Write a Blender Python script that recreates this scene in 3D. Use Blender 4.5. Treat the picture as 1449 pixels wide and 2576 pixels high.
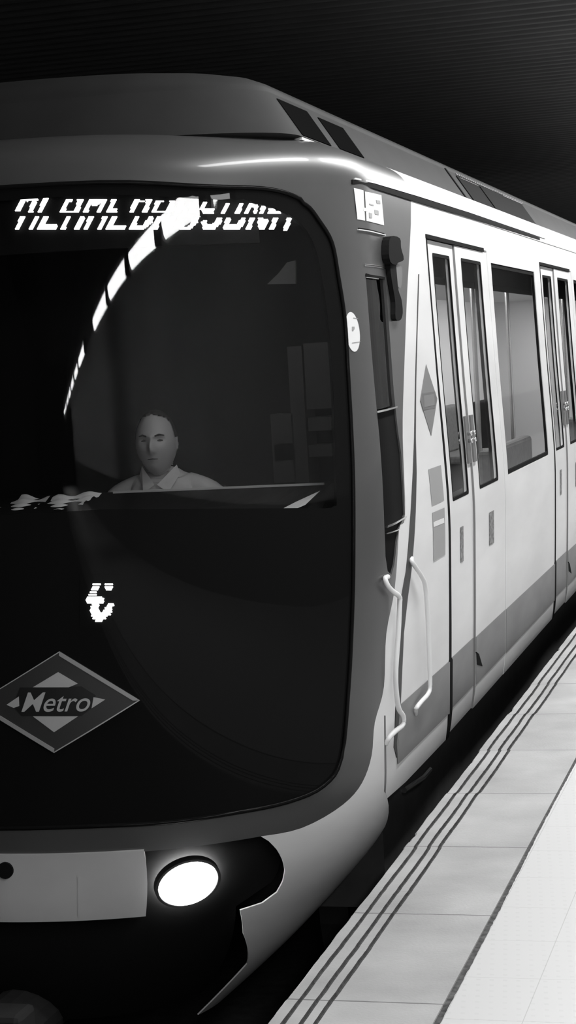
import bpy, math, random
import numpy as np
from mathutils import Vector, Matrix
from mathutils.geometry import delaunay_2d_cdt

# ------------------------------------------------------------------ scene, camera, light
scene = bpy.context.scene
for o in list(bpy.data.objects): bpy.data.objects.remove(o)
random.seed(4); rng = np.random.default_rng(4)
PI = math.pi
F = 4800.0; PPX, PPY = 724.5, 1288.0; H = 1.55        # lens length in pixels of a 1449 px wide frame
def _axes():
    v = np.array([2030-PPX, 825-PPY, F]); b = 640.0; a = -(F*F+v[1]*b)/v[0]
    Y = v/np.linalg.norm(v); X = -np.array([a, b, F]); X /= np.linalg.norm(X)
    return np.array([X, Y, np.cross(X, Y)])
R = _axes()                                            # world = R @ (right, down, forward)
O = np.array([0, 0, H])
cam = bpy.data.cameras.new('camera'); camo = bpy.data.objects.new('camera', cam)
scene.collection.objects.link(camo); scene.camera = camo
cam.sensor_fit = 'HORIZONTAL'; cam.sensor_width = 36; cam.lens = F/1449*36
cam.clip_start = .05; cam.clip_end = 400
m = Matrix.Identity(4)
for i in range(3):
    m[i][0] = R[i][0]; m[i][1] = -R[i][1]; m[i][2] = -R[i][2]
m[2][3] = H
camo.matrix_world = m

vs = scene.view_settings
vs.view_transform = 'Standard'; vs.look = 'None'; vs.gamma = 1; vs.use_curve_mapping = False
vs.exposure = 0.5
world = bpy.data.worlds.new('tunnel_air'); scene.world = world; world.use_nodes = True
world.node_tree.nodes['Background'].inputs[0].default_value = (.0055, .0055, .0055, 1)
world.node_tree.nodes['Background'].inputs[1].default_value = 1.0
TUBE = 32.0           # emission of the platform light strips
HEADLAMP = 30.0
DRIVER_FILL = .8
SALOON_LIGHT = 22.0

# ------------------------------------------------------------------ helpers
def tag(o, label=None, cat=None, group=None, kind=None):
    if label: o['label'] = label
    if cat: o['category'] = cat
    if group: o['group'] = group
    if kind: o['kind'] = kind
    return o
def empty(name, loc, label, cat, group=None):
    o = bpy.data.objects.new(name, None); scene.collection.objects.link(o)
    o.location = loc; o.empty_display_size = .1
    return tag(o, label, cat, group)
def wloc(o):
    p = Vector((0, 0, 0))
    while o is not None: p += Vector(o.location); o = o.parent
    return np.array(p)
def mk(name, V, Fc, mat, parent=None, normals=None, smooth=False, origin=None):
    """mesh object from world coordinates; its origin is the parent's (or `origin`)"""
    V = np.asarray(V, float)
    base = wloc(parent) if parent is not None else np.zeros(3)
    org = np.array(origin, float) if origin is not None else base
    me = bpy.data.meshes.new(name)
    me.from_pydata((V-org).tolist(), [], [list(map(int, f)) for f in Fc])
    if isinstance(mat, (list, tuple)):
        for q in mat: me.materials.append(q)
    else: me.materials.append(mat)
    o = bpy.data.objects.new(name, me); scene.collection.objects.link(o)
    if parent is not None: o.parent = parent
    o.location = Vector(org-base)
    if smooth or normals is not None: me.polygons.foreach_set('use_smooth', [True]*len(me.polygons))
    me.update()
    if normals is not None: me.normals_split_custom_set_from_vertices([tuple(n) for n in normals])
    return o
class MB:
    def __init__(s): s.V = []; s.F = []
    def add(s, V, Fc):
        n = len(s.V); s.V += [tuple(v) for v in V]; s.F += [[i+n for i in f] for f in Fc]; return s
    def box(s, a, b):
        x0, y0, z0 = a; x1, y1, z1 = b
        return s.add([(x0,y0,z0),(x1,y0,z0),(x1,y1,z0),(x0,y1,z0),(x0,y0,z1),(x1,y0,z1),(x1,y1,z1),(x0,y1,z1)],
                     [(3,2,1,0),(4,5,6,7),(0,1,5,4),(1,2,6,5),(2,3,7,6),(3,0,4,7)])
    def tube(s, pts, r, n=10):
        P = [Vector(p) for p in pts]; base = len(s.V); k = len(P)
        rr = r if isinstance(r, (list, tuple)) else [r]*k
        up = Vector((.3, .2, 1)).normalized()
        for i, p in enumerate(P):
            t = (P[min(i+1, k-1)]-P[max(i-1, 0)]).normalized()
            a = t.cross(up).normalized(); b = t.cross(a).normalized()
            for j in range(n):
                an = 2*PI*j/n; s.V.append(tuple(p+(a*math.cos(an)+b*math.sin(an))*rr[i]))
        for i in range(k-1):
            for j in range(n):
                s.F.append([base+i*n+j, base+i*n+(j+1) % n, base+(i+1)*n+(j+1) % n, base+(i+1)*n+j])
        s.F.append([base+j for j in range(n)][::-1]); s.F.append([base+(k-1)*n+j for j in range(n)])
        return s
    def build(s, name, mat, parent=None, **k): return mk(name, s.V, s.F, mat, parent, **k)
def bevel(o, w, seg=2):
    md = o.modifiers.new('bevel', 'BEVEL'); md.width = w; md.segments = seg; md.limit_method = 'ANGLE'; return o
def catmull(P, n=6, closed=False):
    P = [np.array(p, float) for p in P]; out = []; k = len(P)
    rg = range(k) if closed else range(k-1)
    for i in rg:
        p0 = P[(i-1) % k] if closed or i > 0 else P[0]
        p1 = P[i]; p2 = P[(i+1) % k]; p3 = P[(i+2) % k] if closed or i+2 < k else P[-1]
        for j in range(n):
            t = j/n
            out.append(.5*((2*p1)+(p2-p0)*t+(2*p0-5*p1+4*p2-p3)*t*t+(-p0+3*p1-3*p2+p3)*t**3))
    if not closed: out.append(P[-1])
    return [tuple(q) for q in out]

# ------------------------------------------------------------------ materials
def mat(name, col, rough=.5, metal=0., emit=0., spec=.5, coat=0.):
    mt = bpy.data.materials.new(name); mt.use_nodes = True
    b = mt.node_tree.nodes['Principled BSDF']
    c = (col, col, col, 1) if not isinstance(col, tuple) else (*col, 1)
    b.inputs['Base Color'].default_value = c; b.inputs['Roughness'].default_value = rough
    b.inputs['Metallic'].default_value = metal; b.inputs['Specular IOR Level'].default_value = spec
    if coat: b.inputs['Coat Weight'].default_value = coat; b.inputs['Coat Roughness'].default_value = .05
    if emit:
        b.inputs['Emission Color'].default_value = (1, 1, 1, 1); b.inputs['Emission Strength'].default_value = emit
    return mt
def noisy(name, c0, c1, scale=8., rough=.5, detail=6., bump=0., stretch=(1, 1, 1), spec=.5, metal=0., coat=0., contrast=(.3, .7)):
    mt = mat(name, c0, rough, metal, spec=spec, coat=coat); nt = mt.node_tree; N = nt.nodes; L = nt.links
    b = N['Principled BSDF']; tc = N.new('ShaderNodeTexCoord'); mp = N.new('ShaderNodeMapping')
    mp.inputs['Scale'].default_value = stretch
    no = N.new('ShaderNodeTexNoise'); no.inputs['Scale'].default_value = scale; no.inputs['Detail'].default_value = detail
    cr = N.new('ShaderNodeValToRGB'); cr.color_ramp.elements[0].position = contrast[0]; cr.color_ramp.elements[1].position = contrast[1]
    cr.color_ramp.elements[0].color = (c0, c0, c0, 1); cr.color_ramp.elements[1].color = (c1, c1, c1, 1)
    L.new(tc.outputs['Object'], mp.inputs[0]); L.new(mp.outputs[0], no.inputs['Vector'])
    L.new(no.outputs['Fac'], cr.inputs[0]); L.new(cr.outputs[0], b.inputs['Base Color'])
    if bump:
        bp = N.new('ShaderNodeBump'); bp.inputs['Strength'].default_value = bump; bp.inputs['Distance'].default_value = .004
        L.new(no.outputs['Fac'], bp.inputs['Height']); L.new(bp.outputs[0], b.inputs['Normal'])
    return mt
def glass(name, refl=.12, tint=.8, f=.9, top=.55, rough=.015):
    mt = bpy.data.materials.new(name); mt.use_nodes = True; nt = mt.node_tree; N = nt.nodes; L = nt.links
    N.remove(N['Principled BSDF']); out = N['Material Output']
    tr = N.new('ShaderNodeBsdfTransparent'); tr.inputs[0].default_value = (tint, tint, tint, 1)
    gl = N.new('ShaderNodeBsdfGlossy'); gl.inputs['Roughness'].default_value = rough; gl.inputs['Color'].default_value = (f, f, f, 1)
    fr = N.new('ShaderNodeLayerWeight'); fr.inputs[0].default_value = .25
    mr = N.new('ShaderNodeMapRange'); mr.inputs[3].default_value = refl; mr.inputs[4].default_value = min(1, refl+top)
    mx = N.new('ShaderNodeMixShader')
    L.new(fr.outputs['Fresnel'], mr.inputs[0]); L.new(mr.outputs[0], mx.inputs[0])
    L.new(tr.outputs[0], mx.inputs[1]); L.new(gl.outputs[0], mx.inputs[2]); L.new(mx.outputs[0], out.inputs[0])
    return mt
def glosspanel():
    mt = bpy.data.materials.new('black_gloss_panel'); mt.use_nodes = True; nt = mt.node_tree; N = nt.nodes; L = nt.links
    N.remove(N['Principled BSDF']); d = N.new('ShaderNodeBsdfDiffuse'); d.inputs[0].default_value = (.0075, .0075, .0075, 1)
    g = N.new('ShaderNodeBsdfGlossy'); g.inputs['Roughness'].default_value = .02; mx = N.new('ShaderNodeMixShader'); mx.inputs[0].default_value = .006
    L.new(d.outputs[0], mx.inputs[1]); L.new(g.outputs[0], mx.inputs[2]); L.new(mx.outputs[0], N['Material Output'].inputs[0]); return mt
M = {}
M['white'] = noisy('white_paint', .64, .76, 1.6, rough=.38, stretch=(1, .6, 2.5), spec=.3)
M['white2'] = mat('white_enamel', .78, .35)
M['grey'] = noisy('surround_paint', .055, .068, 2., rough=.36, coat=.2)
M['stripe'] = noisy('stripe_paint', .15, .21, 3., rough=.4, stretch=(1, .8, 3), spec=.3)
M['cant'] = noisy('cant_reflection', .34, .55, 5., rough=.3, stretch=(1, 1.2, .1))
M['roofwhite'] = noisy('roof_white', .55, .7, 12, rough=.22, coat=.3)
M['gloss'] = glosspanel()
M['black'] = mat('black_rubber', .010, .7, spec=.02)
M['dark'] = mat('dark_metal', .02, .55)
M['under'] = noisy('underframe_grime', .008, .02, 9, rough=.8)
M['fairing'] = noisy('fairing_paint', .032, .04, 4., rough=.6, spec=.04)
M['fairdark'] = mat('fairing_dark_panel', .006, .8, spec=.0)
M['wglass'] = glass('windscreen_glass', .024, .8, top=.01)
M['sglass'] = glass('side_window_glass', .05, .85, top=.25, rough=.05)
M['cglass'] = glass('cab_door_glass', .05, .5, top=.3)
M['led'] = mat('led_dot', .8, .5, emit=3.2)
M['lamp'] = mat('headlamp_lens', .8, .3, emit=HEADLAMP)
M['tube'] = mat('light_diffuser', .8, .5, emit=TUBE)
M['housing'] = mat('lamp_housing', .05, .6)
M['chrome'] = mat('chrome', .8, .15, metal=1)
M['hgrey'] = mat('button_plate', .13, .4)
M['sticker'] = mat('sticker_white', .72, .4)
M['stickergrey'] = mat('sticker_grey', .19, .5, spec=.2)
M['stickermid'] = mat('sticker_mid_grey', .32, .5, spec=.2)
M['stickerdark'] = noisy('sticker_dark', .03, .22, 60, rough=.4, contrast=(.45, .62))
M['logored'] = mat('badge_ground', .03, .4)
M['logoline'] = mat('badge_line', .30, .4)
M['logoblue'] = mat('badge_bar', .008, .4)
M['logowhite'] = mat('badge_white', .40, .5)
M['skin'] = mat('skin', .42, .6)
M['hair'] = mat('hair', .03, .7)
M['shirt'] = noisy('shirt_cloth', .6, .72, 14, rough=.85, bump=.2)
M['trousers'] = mat('trouser_cloth', .03, .9)
M['eye'] = mat('eye', .05, .2)
M['seatcloth'] = noisy('seat_cloth', .05, .1, 30, rough=.9)
M['saloon'] = mat('saloon_lining', .42, .6)
M['saloonfloor'] = mat('saloon_floor', .06, .6)
M['saloonlamp'] = mat('saloon_lamp', .8, .5, emit=SALOON_LIGHT)
M['winrefl'] = mat('window_reflection_grey', .12, .8, spec=.1)
M['streak'] = mat('streak_grey', .045, .7, spec=.1)
M['bulk'] = mat('bulkhead_dark', .010, .8, spec=.05)
M['steel'] = mat('steel_pole', .5, .25, metal=1)

# ------------------------------------------------------------------ the body surface of the train
XC, YC, DD, NN = -2.645, 6.485, .909, 2.064
ZT, HT, MM = 2.05, .285, 4.0
_zs = np.array([-.9, -.6, -.45, -.3, -.2, -.1, 0, .46, .9, 1.2, 1.4, 1.8, 2.0, 2.05])
_xs = np.array([-2.3, -1.95, -1.79, -1.65, -1.555, -1.475, -1.444, -1.418, -1.398, -1.408, -1.417, -1.429, -1.434, -1.436])
def prof(z): return np.interp(z, _zs, _xs)
# smooth the profile a little
_zz = np.linspace(-.9, 2.05, 296); _xx = np.convolve(np.pad(prof(_zz), 12, 'edge'), np.ones(25)/25, 'valid')
def prof(z): return np.interp(z, _zz, _xx)
def Dz(z):
    q = np.clip(z, 0, 2.1)-1; return DD-(.016*q+.011*q*q-.014*q**3)-.9*np.minimum(z+.12, 0)**2
def p2zf(p):
    p = np.asarray(p, float); ph = np.clip(p-ZT, 0, 1)*PI/2
    z = np.where(p > ZT, ZT+HT*np.sin(ph)**(2/MM), p)
    f = np.where(p > ZT, np.maximum(np.cos(ph), 1e-6)**(2/MM), 1.)
    return z, f
def S0(s, p):
    z, f = p2zf(p); w = (prof(np.minimum(z, ZT))-XC)*f
    th = np.clip(np.abs(s), 0, PI/2)
    u = np.sin(th)**(2/NN); v = np.maximum(np.cos(th), 0)**(2/NN)
    x = XC+np.sign(s)*u*w
    y = YC-Dz(z)*f*v+np.maximum(np.abs(s)-PI/2, 0)
    return np.stack([x, y, z], -1)
def SN(s, p):
    s = np.asarray(s, float).copy(); p = np.asarray(p, float); e = 2e-3
    sm = np.where(np.abs(s) < .01, .01, s)
    a = S0(sm+e, p)-S0(sm-e, p); b = S0(sm, p+e)-S0(sm, p-e)
    n = np.cross(a, b); n /= np.linalg.norm(n, axis=-1, keepdims=True)+1e-12
    return n
def S(s, p, off=0.): return S0(s, p)+SN(s, p)*np.asarray(off)[..., None]
def Fn(q):
    x, y, z = q
    if z >= ZT+HT: return 1.
    f = 1. if z <= ZT else (1-((z-ZT)/HT)**MM)**(1/MM)
    w = (float(prof(min(z, ZT)))-XC)*f
    return abs((x-XC)/w)**NN+max(0, (YC-y)/(float(Dz(z))*f))**NN-1
def ray(px, py):
    d = R@np.array([px-PPX, py-PPY, F]); return d/d[1]
def hit(px, py):
    d = ray(px, py); y = 4.5
    while y < 40 and Fn(O+d*y) > 0: y += .03
    a, b = y-.03, y
    for _ in range(30):
        c = (a+b)/2
        if Fn(O+d*c) < 0: b = c
        else: a = c
    return O+d*b
def w2sp(q):
    x, y, z = q; f = 1.
    if z > ZT:
        t = min((z-ZT)/HT, .9999); p = ZT+math.asin(t**(MM/2))/(PI/2); f = (1-t**MM)**(1/MM)
    else: p = z
    if y > YC: return (math.copysign(PI/2+y-YC, x-XC), p)
    w = (float(prof(min(z, ZT)))-XC)*f
    u = min(abs((x-XC)/w), 1.); v = max(0, (YC-y)/(float(Dz(z))*f))
    return (math.copysign(math.atan2(u**(NN/2), v**(NN/2)), x-XC), p)
def px(a, b): return w2sp(hit(a, b))
def pxo(a, b, off):
    r = ray(a, b); r = r/np.linalg.norm(r); q = hit(a, b)
    for _ in range(4):
        s_, p_ = w2sp(q); n = SN(np.array(s_), np.array(p_)); c = S0(np.array(s_), np.array(p_))+n*off
        # slide along the surface so that the raised point lies on the line of sight
        t = (c-O).dot(r); e = O+r*t-c; e -= n*n.dot(e); q = c-n*off+e
    return w2sp(q)
def pxs(L): return [px(*q) for q in L]
def yz(y, z): return (PI/2+y-YC, z)
def yzrect(y0, z0, y1, z1): return [yz(y0, z0), yz(y1, z0), yz(y1, z1), yz(y0, z1)]
def xz2sp(x, z):
    w = float(prof(min(z, ZT)))-XC; u = min(abs((x-XC)/w), 1.)
    return (math.copysign(math.asin(u**(NN/2)), x-XC), z)

def _inpoly(P, poly):
    x, y = P[:, 0], P[:, 1]; c = np.zeros(len(P), bool); q = np.array(poly); j = len(q)-1
    for i in range(len(q)):
        xi, yi = q[i]; xj, yj = q[j]
        with np.errstate(divide='ignore', invalid='ignore'):
            k = ((yi > y) != (yj > y)) & (x < (xj-xi)*(y-yi)/(yj-yi+1e-30)+xi)
        c ^= k; j = i
    return c
def _dense(poly, cs, cp):
    out = []; n = len(poly)
    for i in range(n):
        a = np.array(poly[i]); b = np.array(poly[(i+1) % n]); d = b-a
        k = max(1, int(math.ceil(max(abs(d[0])/cs, abs(d[1])/cp))))
        out += [tuple(a+d*t/k) for t in range(k)]
    return out
def patch(name, poly, off, mat_, parent, thick=.004, holes=(), cs=.05, cp=.04, mirror=False, offfun=None):
    """a skin that follows the body: `poly` and `holes` are outlines in surface coordinates"""
    flip = lambda L: [(-a, b) for a, b in L][::-1]
    if mirror:
        if min(a for a, b in poly) > 1e-6:       # two pieces, one on each side
            o = patch(name, poly, off, mat_, parent, thick, holes, cs, cp)
            patch(name, flip(poly), off, mat_, parent, thick, [flip(h) for h in holes], cs, cp); return o
        def full(L):
            k = [i for i, q in enumerate(L) if abs(q[0]) < 1e-6]
            if len(k) < 2: return None
            # rotate so that the run away from the centre line comes first
            n = len(L); i0 = next(i for i in k if abs(L[(i+1) % n][0]) > 1e-6)
            R_ = [L[(i0+i) % n] for i in range(n)]; R_ = [q for i, q in enumerate(R_) if not (abs(q[0]) < 1e-6 and i not in (0, n-1) and abs(R_[i-1][0]) < 1e-6)]
            body = [q for q in R_ if abs(q[0]) > 1e-6]
            return [R_[0]]+body+[R_[-1]]+[(-a, b) for a, b in body[::-1]]
        hs = []
        for h in holes:
            f = full(h); hs += [f] if f else [h, flip(h)]
        poly = full(poly); holes = hs
    V1, F1, N1 = _patch(poly, off, thick, holes, cs, cp, offfun)
    return mk(name, V1, F1, mat_, parent, normals=N1)
def _patch(poly, off, thick, holes, cs, cp, offfun):
    loops = [_dense(poly, cs, cp)]+[_dense(h, cs, cp) for h in holes]
    pts = []; edges = []
    for L in loops:
        n0 = len(pts); pts += L; edges += [(n0+i, n0+(i+1) % len(L)) for i in range(len(L))]
    A = np.array(loops[0]); lo = A.min(0); hi = A.max(0)
    g = []
    ns = int((hi[0]-lo[0])/cs)+1; npp = int((hi[1]-lo[1])/cp)+1
    for i in range(1, ns+1):
        for j in range(1, npp+1): g.append((lo[0]+(i-.5)*cs*.9999, lo[1]+(j-.5)*cp*.9999))
    if g:
        g = np.array(g); k = _inpoly(g, loops[0])
        for h in loops[1:]: k &= ~_inpoly(g, h)
        g = g[k]
        if len(g):
            B = np.array(pts); keep = []
            for q in g:
                d = np.min(((B[:, 0]-q[0])/cs)**2+((B[:, 1]-q[1])/cp)**2); keep.append(d > .12)
            g = g[np.array(keep)]
        pts += [tuple(q) for q in g]
    sc = Vector((1/cs, 1/cp))
    r = delaunay_2d_cdt([Vector((a/cs, b/cp)) for a, b in pts], edges, [], 0, 1e-6)
    P = np.array([(v.x*cs, v.y*cp) for v in r[0]]); T = [list(f) for f in r[2]]
    C = np.array([P[t].mean(0) for t in T]); k = _inpoly(C, loops[0])
    for h in loops[1:]: k &= ~_inpoly(C, h)
    T = [t for t, q in zip(T, k) if q]
    T2 = []
    for t in T:                                         # counter-clockwise, so that faces look outwards
        a, b, c = P[t[0]], P[t[1]], P[t[2]]
        T2.append(t if (b[0]-a[0])*(c[1]-a[1])-(b[1]-a[1])*(c[0]-a[0]) > 0 else t[::-1])
    T = T2
    base = S0(P[:, 0], P[:, 1]); nr = SN(P[:, 0], P[:, 1])
    o = np.full(len(P), off) if offfun is None else offfun(P[:, 0], P[:, 1])
    V = base+nr*o[:, None]; n = len(V)
    Fc = [list(t) for t in T]; NR = nr
    if thick > 0:
        V = np.vstack([V, base+nr*(o-thick)[:, None]]); Fc += [[i+n for i in t[::-1]] for t in T]
        cnt = {}
        for t in T:
            for i in range(3): cnt[(t[i], t[(i+1) % 3])] = 1
        bd = [(a, b) for (a, b) in cnt if (b, a) not in cnt]
        # walls get vertices of their own so that the outer shading stays clean
        m0 = len(V); extraV = []; extraN = []
        for a, b in bd:
            q = [V[a], V[b], V[b+n], V[a+n]]; nn = np.cross(q[1]-q[0], q[3]-q[0]); nn = -nn/(np.linalg.norm(nn)+1e-12)
            k = m0+len(extraV); extraV += q; extraN += [nn]*4; Fc.append([k, k+3, k+2, k+1])
        V = np.vstack([V]+([np.array(extraV)] if extraV else []))
        NR = np.vstack([nr, -nr]+([np.array(extraN)] if extraN else []))
    return V, Fc, NR

# ------------------------------------------------------------------ the station (setting)
EDGE = -1.28; JX = -.885
M['slab'] = None
def slab_material():
    mt = mat('edge_slab', .5, .55); nt = mt.node_tree; N = nt.nodes; L = nt.links; b = N['Principled BSDF']
    tc = N.new('ShaderNodeTexCoord'); sp = N.new('ShaderNodeSeparateXYZ'); L.new(tc.outputs['Object'], sp.inputs[0])
    no = N.new('ShaderNodeTexNoise'); no.inputs['Scale'].default_value = 3.2; no.inputs['Detail'].default_value = 8
    L.new(tc.outputs['Object'], no.inputs['Vector'])
    cr = N.new('ShaderNodeValToRGB'); cr.color_ramp.elements[0].position = .3; cr.color_ramp.elements[1].position = .72
    cr.color_ramp.elements[0].color = (.29, .29, .29, 1); cr.color_ramp.elements[1].color = (.44, .44, .44, 1)
    L.new(no.outputs['Fac'], cr.inputs[0])
    # joints across the slab every 0.712 m
    def math_(op, a, v=None):
        n = N.new('ShaderNodeMath'); n.operation = op
        if hasattr(a, 'default_value') or hasattr(a, 'links'): L.new(a, n.inputs[0])
        else: n.inputs[0].default_value = a
        if v is not None:
            if hasattr(v, 'links'): L.new(v, n.inputs[1])
            else: n.inputs[1].default_value = v
        return n.outputs[0]
    n2 = N.new('ShaderNodeTexNoise'); n2.inputs['Scale'].default_value = 14; L.new(tc.outputs['Object'], n2.inputs['Vector'])
    wob = math_('MULTIPLY', math_('SUBTRACT', n2.outputs['Fac'], .5), .008)
    y = math_('ADD', math_('SUBTRACT', sp.outputs[1], 4.349+.0), wob)
    fr = math_('ABSOLUTE', math_('SUBTRACT', math_('FRACT', math_('ADD', math_('DIVIDE', y, .712), 20.5)), .5))
    j = math_('LESS_THAN', fr, .0045)
    # scratches and scuffs
    n3 = N.new('ShaderNodeTexNoise'); n3.inputs['Scale'].default_value = 9; n3.inputs['Detail'].default_value = 10
    mp = N.new('ShaderNodeMapping'); mp.inputs['Scale'].default_value = (1, 9, 1); L.new(tc.outputs['Object'], mp.inputs[0]); L.new(mp.outputs[0], n3.inputs['Vector'])
    sc = math_('GREATER_THAN', n3.outputs['Fac'], .735)
    dk = math_('MAXIMUM', math_('MULTIPLY', j, .72), math_('MULTIPLY', sc, .35))
    mx = N.new('ShaderNodeMixRGB'); mx.inputs[2].default_value = (.03, .03, .03, 1)
    L.new(dk, mx.inputs[0]); L.new(cr.outputs[0], mx.inputs[1]); L.new(mx.outputs[0], b.inputs['Base Color'])
    n4 = N.new('ShaderNodeTexNoise'); n4.inputs['Scale'].default_value = 120; n4.inputs['Detail'].default_value = 4
    L.new(tc.outputs['Object'], n4.inputs['Vector'])
    bp = N.new('ShaderNodeBump'); bp.inputs['Strength'].default_value = .25; bp.inputs['Distance'].default_value = .003
    L.new(n4.outputs['Fac'], bp.inputs['Height']); L.new(bp.outputs[0], b.inputs['Normal'])
    return mt
def tile_material():
    mt = mat('tactile_tile', .8, .5); nt = mt.node_tree; N = nt.nodes; L = nt.links; b = N['Principled BSDF']
    tc = N.new('ShaderNodeTexCoord'); sp = N.new('ShaderNodeSeparateXYZ'); L.new(tc.outputs['Object'], sp.inputs[0])
    def m_(op, a, v=None):
        n = N.new('ShaderNodeMath'); n.operation = op
        for i, q in enumerate((a, v)):
            if q is None: continue
            if hasattr(q, 'links'): L.new(q, n.inputs[i])
            else: n.inputs[i].default_value = q
        return n.outputs[0]
    x, y = sp.outputs[0], sp.outputs[1]
    def line(c, off, per, w): return m_('LESS_THAN', m_('ABSOLUTE', m_('SUBTRACT', m_('FRACT', m_('ADD', m_('DIVIDE', m_('SUBTRACT', c, off), per), 50.5)), .5)), w/per/2)
    j = m_('MAXIMUM', line(y, 4.25, .297, .0018), line(x, -.686, .186, .0022))
    # faint wear marks in rows on the raised studs
    stud = m_('MULTIPLY', m_('GREATER_THAN', m_('SINE', m_('MULTIPLY', m_('ADD', x, m_('MULTIPLY', y, .15)), 2*PI/.033)), .55),
              m_('GREATER_THAN', m_('SINE', m_('MULTIPLY', y, 2*PI/.04)), .6))
    no = N.new('ShaderNodeTexNoise'); no.inputs['Scale'].default_value = 5; no.inputs['Detail'].default_value = 6; L.new(tc.outputs['Object'], no.inputs['Vector'])
    dk = m_('ADD', m_('MULTIPLY', j, .32), m_('MULTIPLY', stud, m_('MULTIPLY', no.outputs['Fac'], .12)))
    mx = N.new('ShaderNodeMixRGB'); mx.inputs[1].default_value = (.56, .56, .56, 1); mx.inputs[2].default_value = (.1, .1, .1, 1)
    L.new(dk, mx.inputs[0]); L.new(mx.outputs[0], b.inputs['Base Color'])
    bp = N.new('ShaderNodeBump'); bp.inputs['Strength'].default_value = .3; bp.inputs['Distance'].default_value = .003
    L.new(stud, bp.inputs['Height']); L.new(bp.outputs[0], b.inputs['Normal'])
    return mt
M['slab'] = slab_material(); M['tile'] = tile_material()
M['groove'] = noisy('groove_dirt', .02, .07, 40, rough=.95)
M['jointdirt'] = noisy('joint_dirt', .02, .12, 45, rough=.95)
M['concrete'] = noisy('dark_concrete', .03, .05, 3, rough=.9)
M['ballast'] = noisy('track_bed_grime', .01, .03, 20, rough=.95, bump=.5)
M['tunnel'] = noisy('soot_dark_wall', .006, .010, 2, rough=.95)
Y0, Y1 = -60., 60.
# platform edge slabs: real grooves, a chipped nosing
yy = np.concatenate([[Y0, 0.], np.arange(3.2, 14, .022), [16, 20, 30, Y1]])
prof_e = [(EDGE+.004, -.30), (EDGE+.004, -.035), (EDGE, -.03), (EDGE, -.006), (EDGE+.006, 0)]
gx = [-1.241, -1.198, -1.163]
for g in gx: prof_e += [(g-.0062, 0), (g-.0045, -.008), (g+.0045, -.008), (g+.0062, 0)]
prof_e += [(JX-.006, 0), (JX-.004, -.02)]
V = []; Fc = []; mi = []
np_ = len(prof_e)
chip = np.convolve(rng.normal(size=len(yy)+8), np.ones(5)/5, 'same')[:len(yy)]
for i, y in enumerate(yy):
    slab_id = math.floor((y-4.349)/.712)
    sh = .0025*math.sin(slab_id*2.7)
    for k, (x, z) in enumerate(prof_e):
        dx = 0.
        if k < 5: dx = sh+.0016*chip[i]+(.011*max(0, chip[i]-.75) if k >= 2 else 0)
        elif k < 17: dx = sh+.0016*math.sin(y*9+k*.2)*.6+.0009*chip[(i*3+k//4) % len(chip)]
        V.append((x+dx, y, z))
for i in range(len(yy)-1):
    for k in range(np_-1):
        a = i*np_+k; Fc.append((a, a+1, a+np_+1, a+np_)); mi.append(1 if (k >= 5 and (k-5) % 4 in (0, 1, 2) and k < 17) else 0)
edge = mk('platform_edge', V, [f[::-1] for f in Fc], [M['slab'], M['groove']])
edge.data.polygons.foreach_set('material_index', mi); tag(edge, 'grey concrete platform edge slabs with three dark grooves', kind='structure')
# dirty joint
V = []; Fc = []
for i, y in enumerate(yy):
    V += [(JX-.012+.004*math.sin(y*31)*chip[i], y, -.004), (JX+.016, y, -.004)]
for i in range(len(yy)-1): Fc.append((2*i, 2*i+1, 2*i+3, 2*i+2))
tag(mk('trim_1', V, Fc, M['jointdirt']), 'dark dirty joint beside the tactile paving', kind='structure')
V = []; Fc = []
for i, y in enumerate(yy):
    w_ = .0014*chip[(i*7) % len(chip)]
    V += [(JX+.0085+w_+.004*math.sin(y*1.7), y, -.03), (JX+.0085+w_+.004*math.sin(y*1.7), y, .001), (2.6, y, .001)]
for i in range(len(yy)-1):
    for k in range(2): Fc.append((3*i+k+1, 3*i+k, 3*i+3+k, 3*i+4+k))
for i in range(1, len(V), 3):                 # ragged left edge of the dark slab joint
    pass
tag(mk('floor', V, Fc, M['tile']), 'near-white tactile paving of the platform', kind='structure')
b = MB().box((EDGE+.02, Y0, -1.25), (2.6, Y1, -.05)); tag(b.build('wall_under_platform', M['concrete']), kind='structure')
b = MB().box((-6.5, Y0, -1.4), (EDGE+.3, Y1, -1.2)); tag(b.build('track_bed', M['ballast']), 'dark track bed below the platform', kind='structure')
b = MB()
for x in (-2.65-.72, -2.65+.72): b.box((x-.035, Y0, -1.2), (x+.035, Y1, -1.06))
tag(b.build('trim_2', M['dark']), 'running rails', kind='structure')
b = MB().box((-6.7, Y0, -1.4), (-6.5, Y1, 5)); tag(b.build('wall_left', M['tunnel']), kind='structure')
b = MB().box((-7, Y1, -1.4), (3, Y1+.2, 5)); tag(b.build('wall_back', M['tunnel']), kind='structure')
# ceiling: corrugated, ribs running across the track
M['ceil'] = noisy('ceiling_panel', .018, .026, 3, rough=.8)
per = .19; n = int((Y1-Y0)/per*6); V = []; Fc = []
for i in range(n+1):
    y = Y0+(Y1-Y0)*i/n; z = 3.64+.045*math.cos(2*PI*(y-Y0)/per)
    V += [(-6.6, y, z), (2.6, y, z)]
for i in range(n): Fc.append((2*i, 2*i+2, 2*i+3, 2*i+1))
tag(mk('ceiling', V, Fc, M['ceil'], smooth=True), 'faint ribbed ceiling over the platform', kind='structure')
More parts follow.
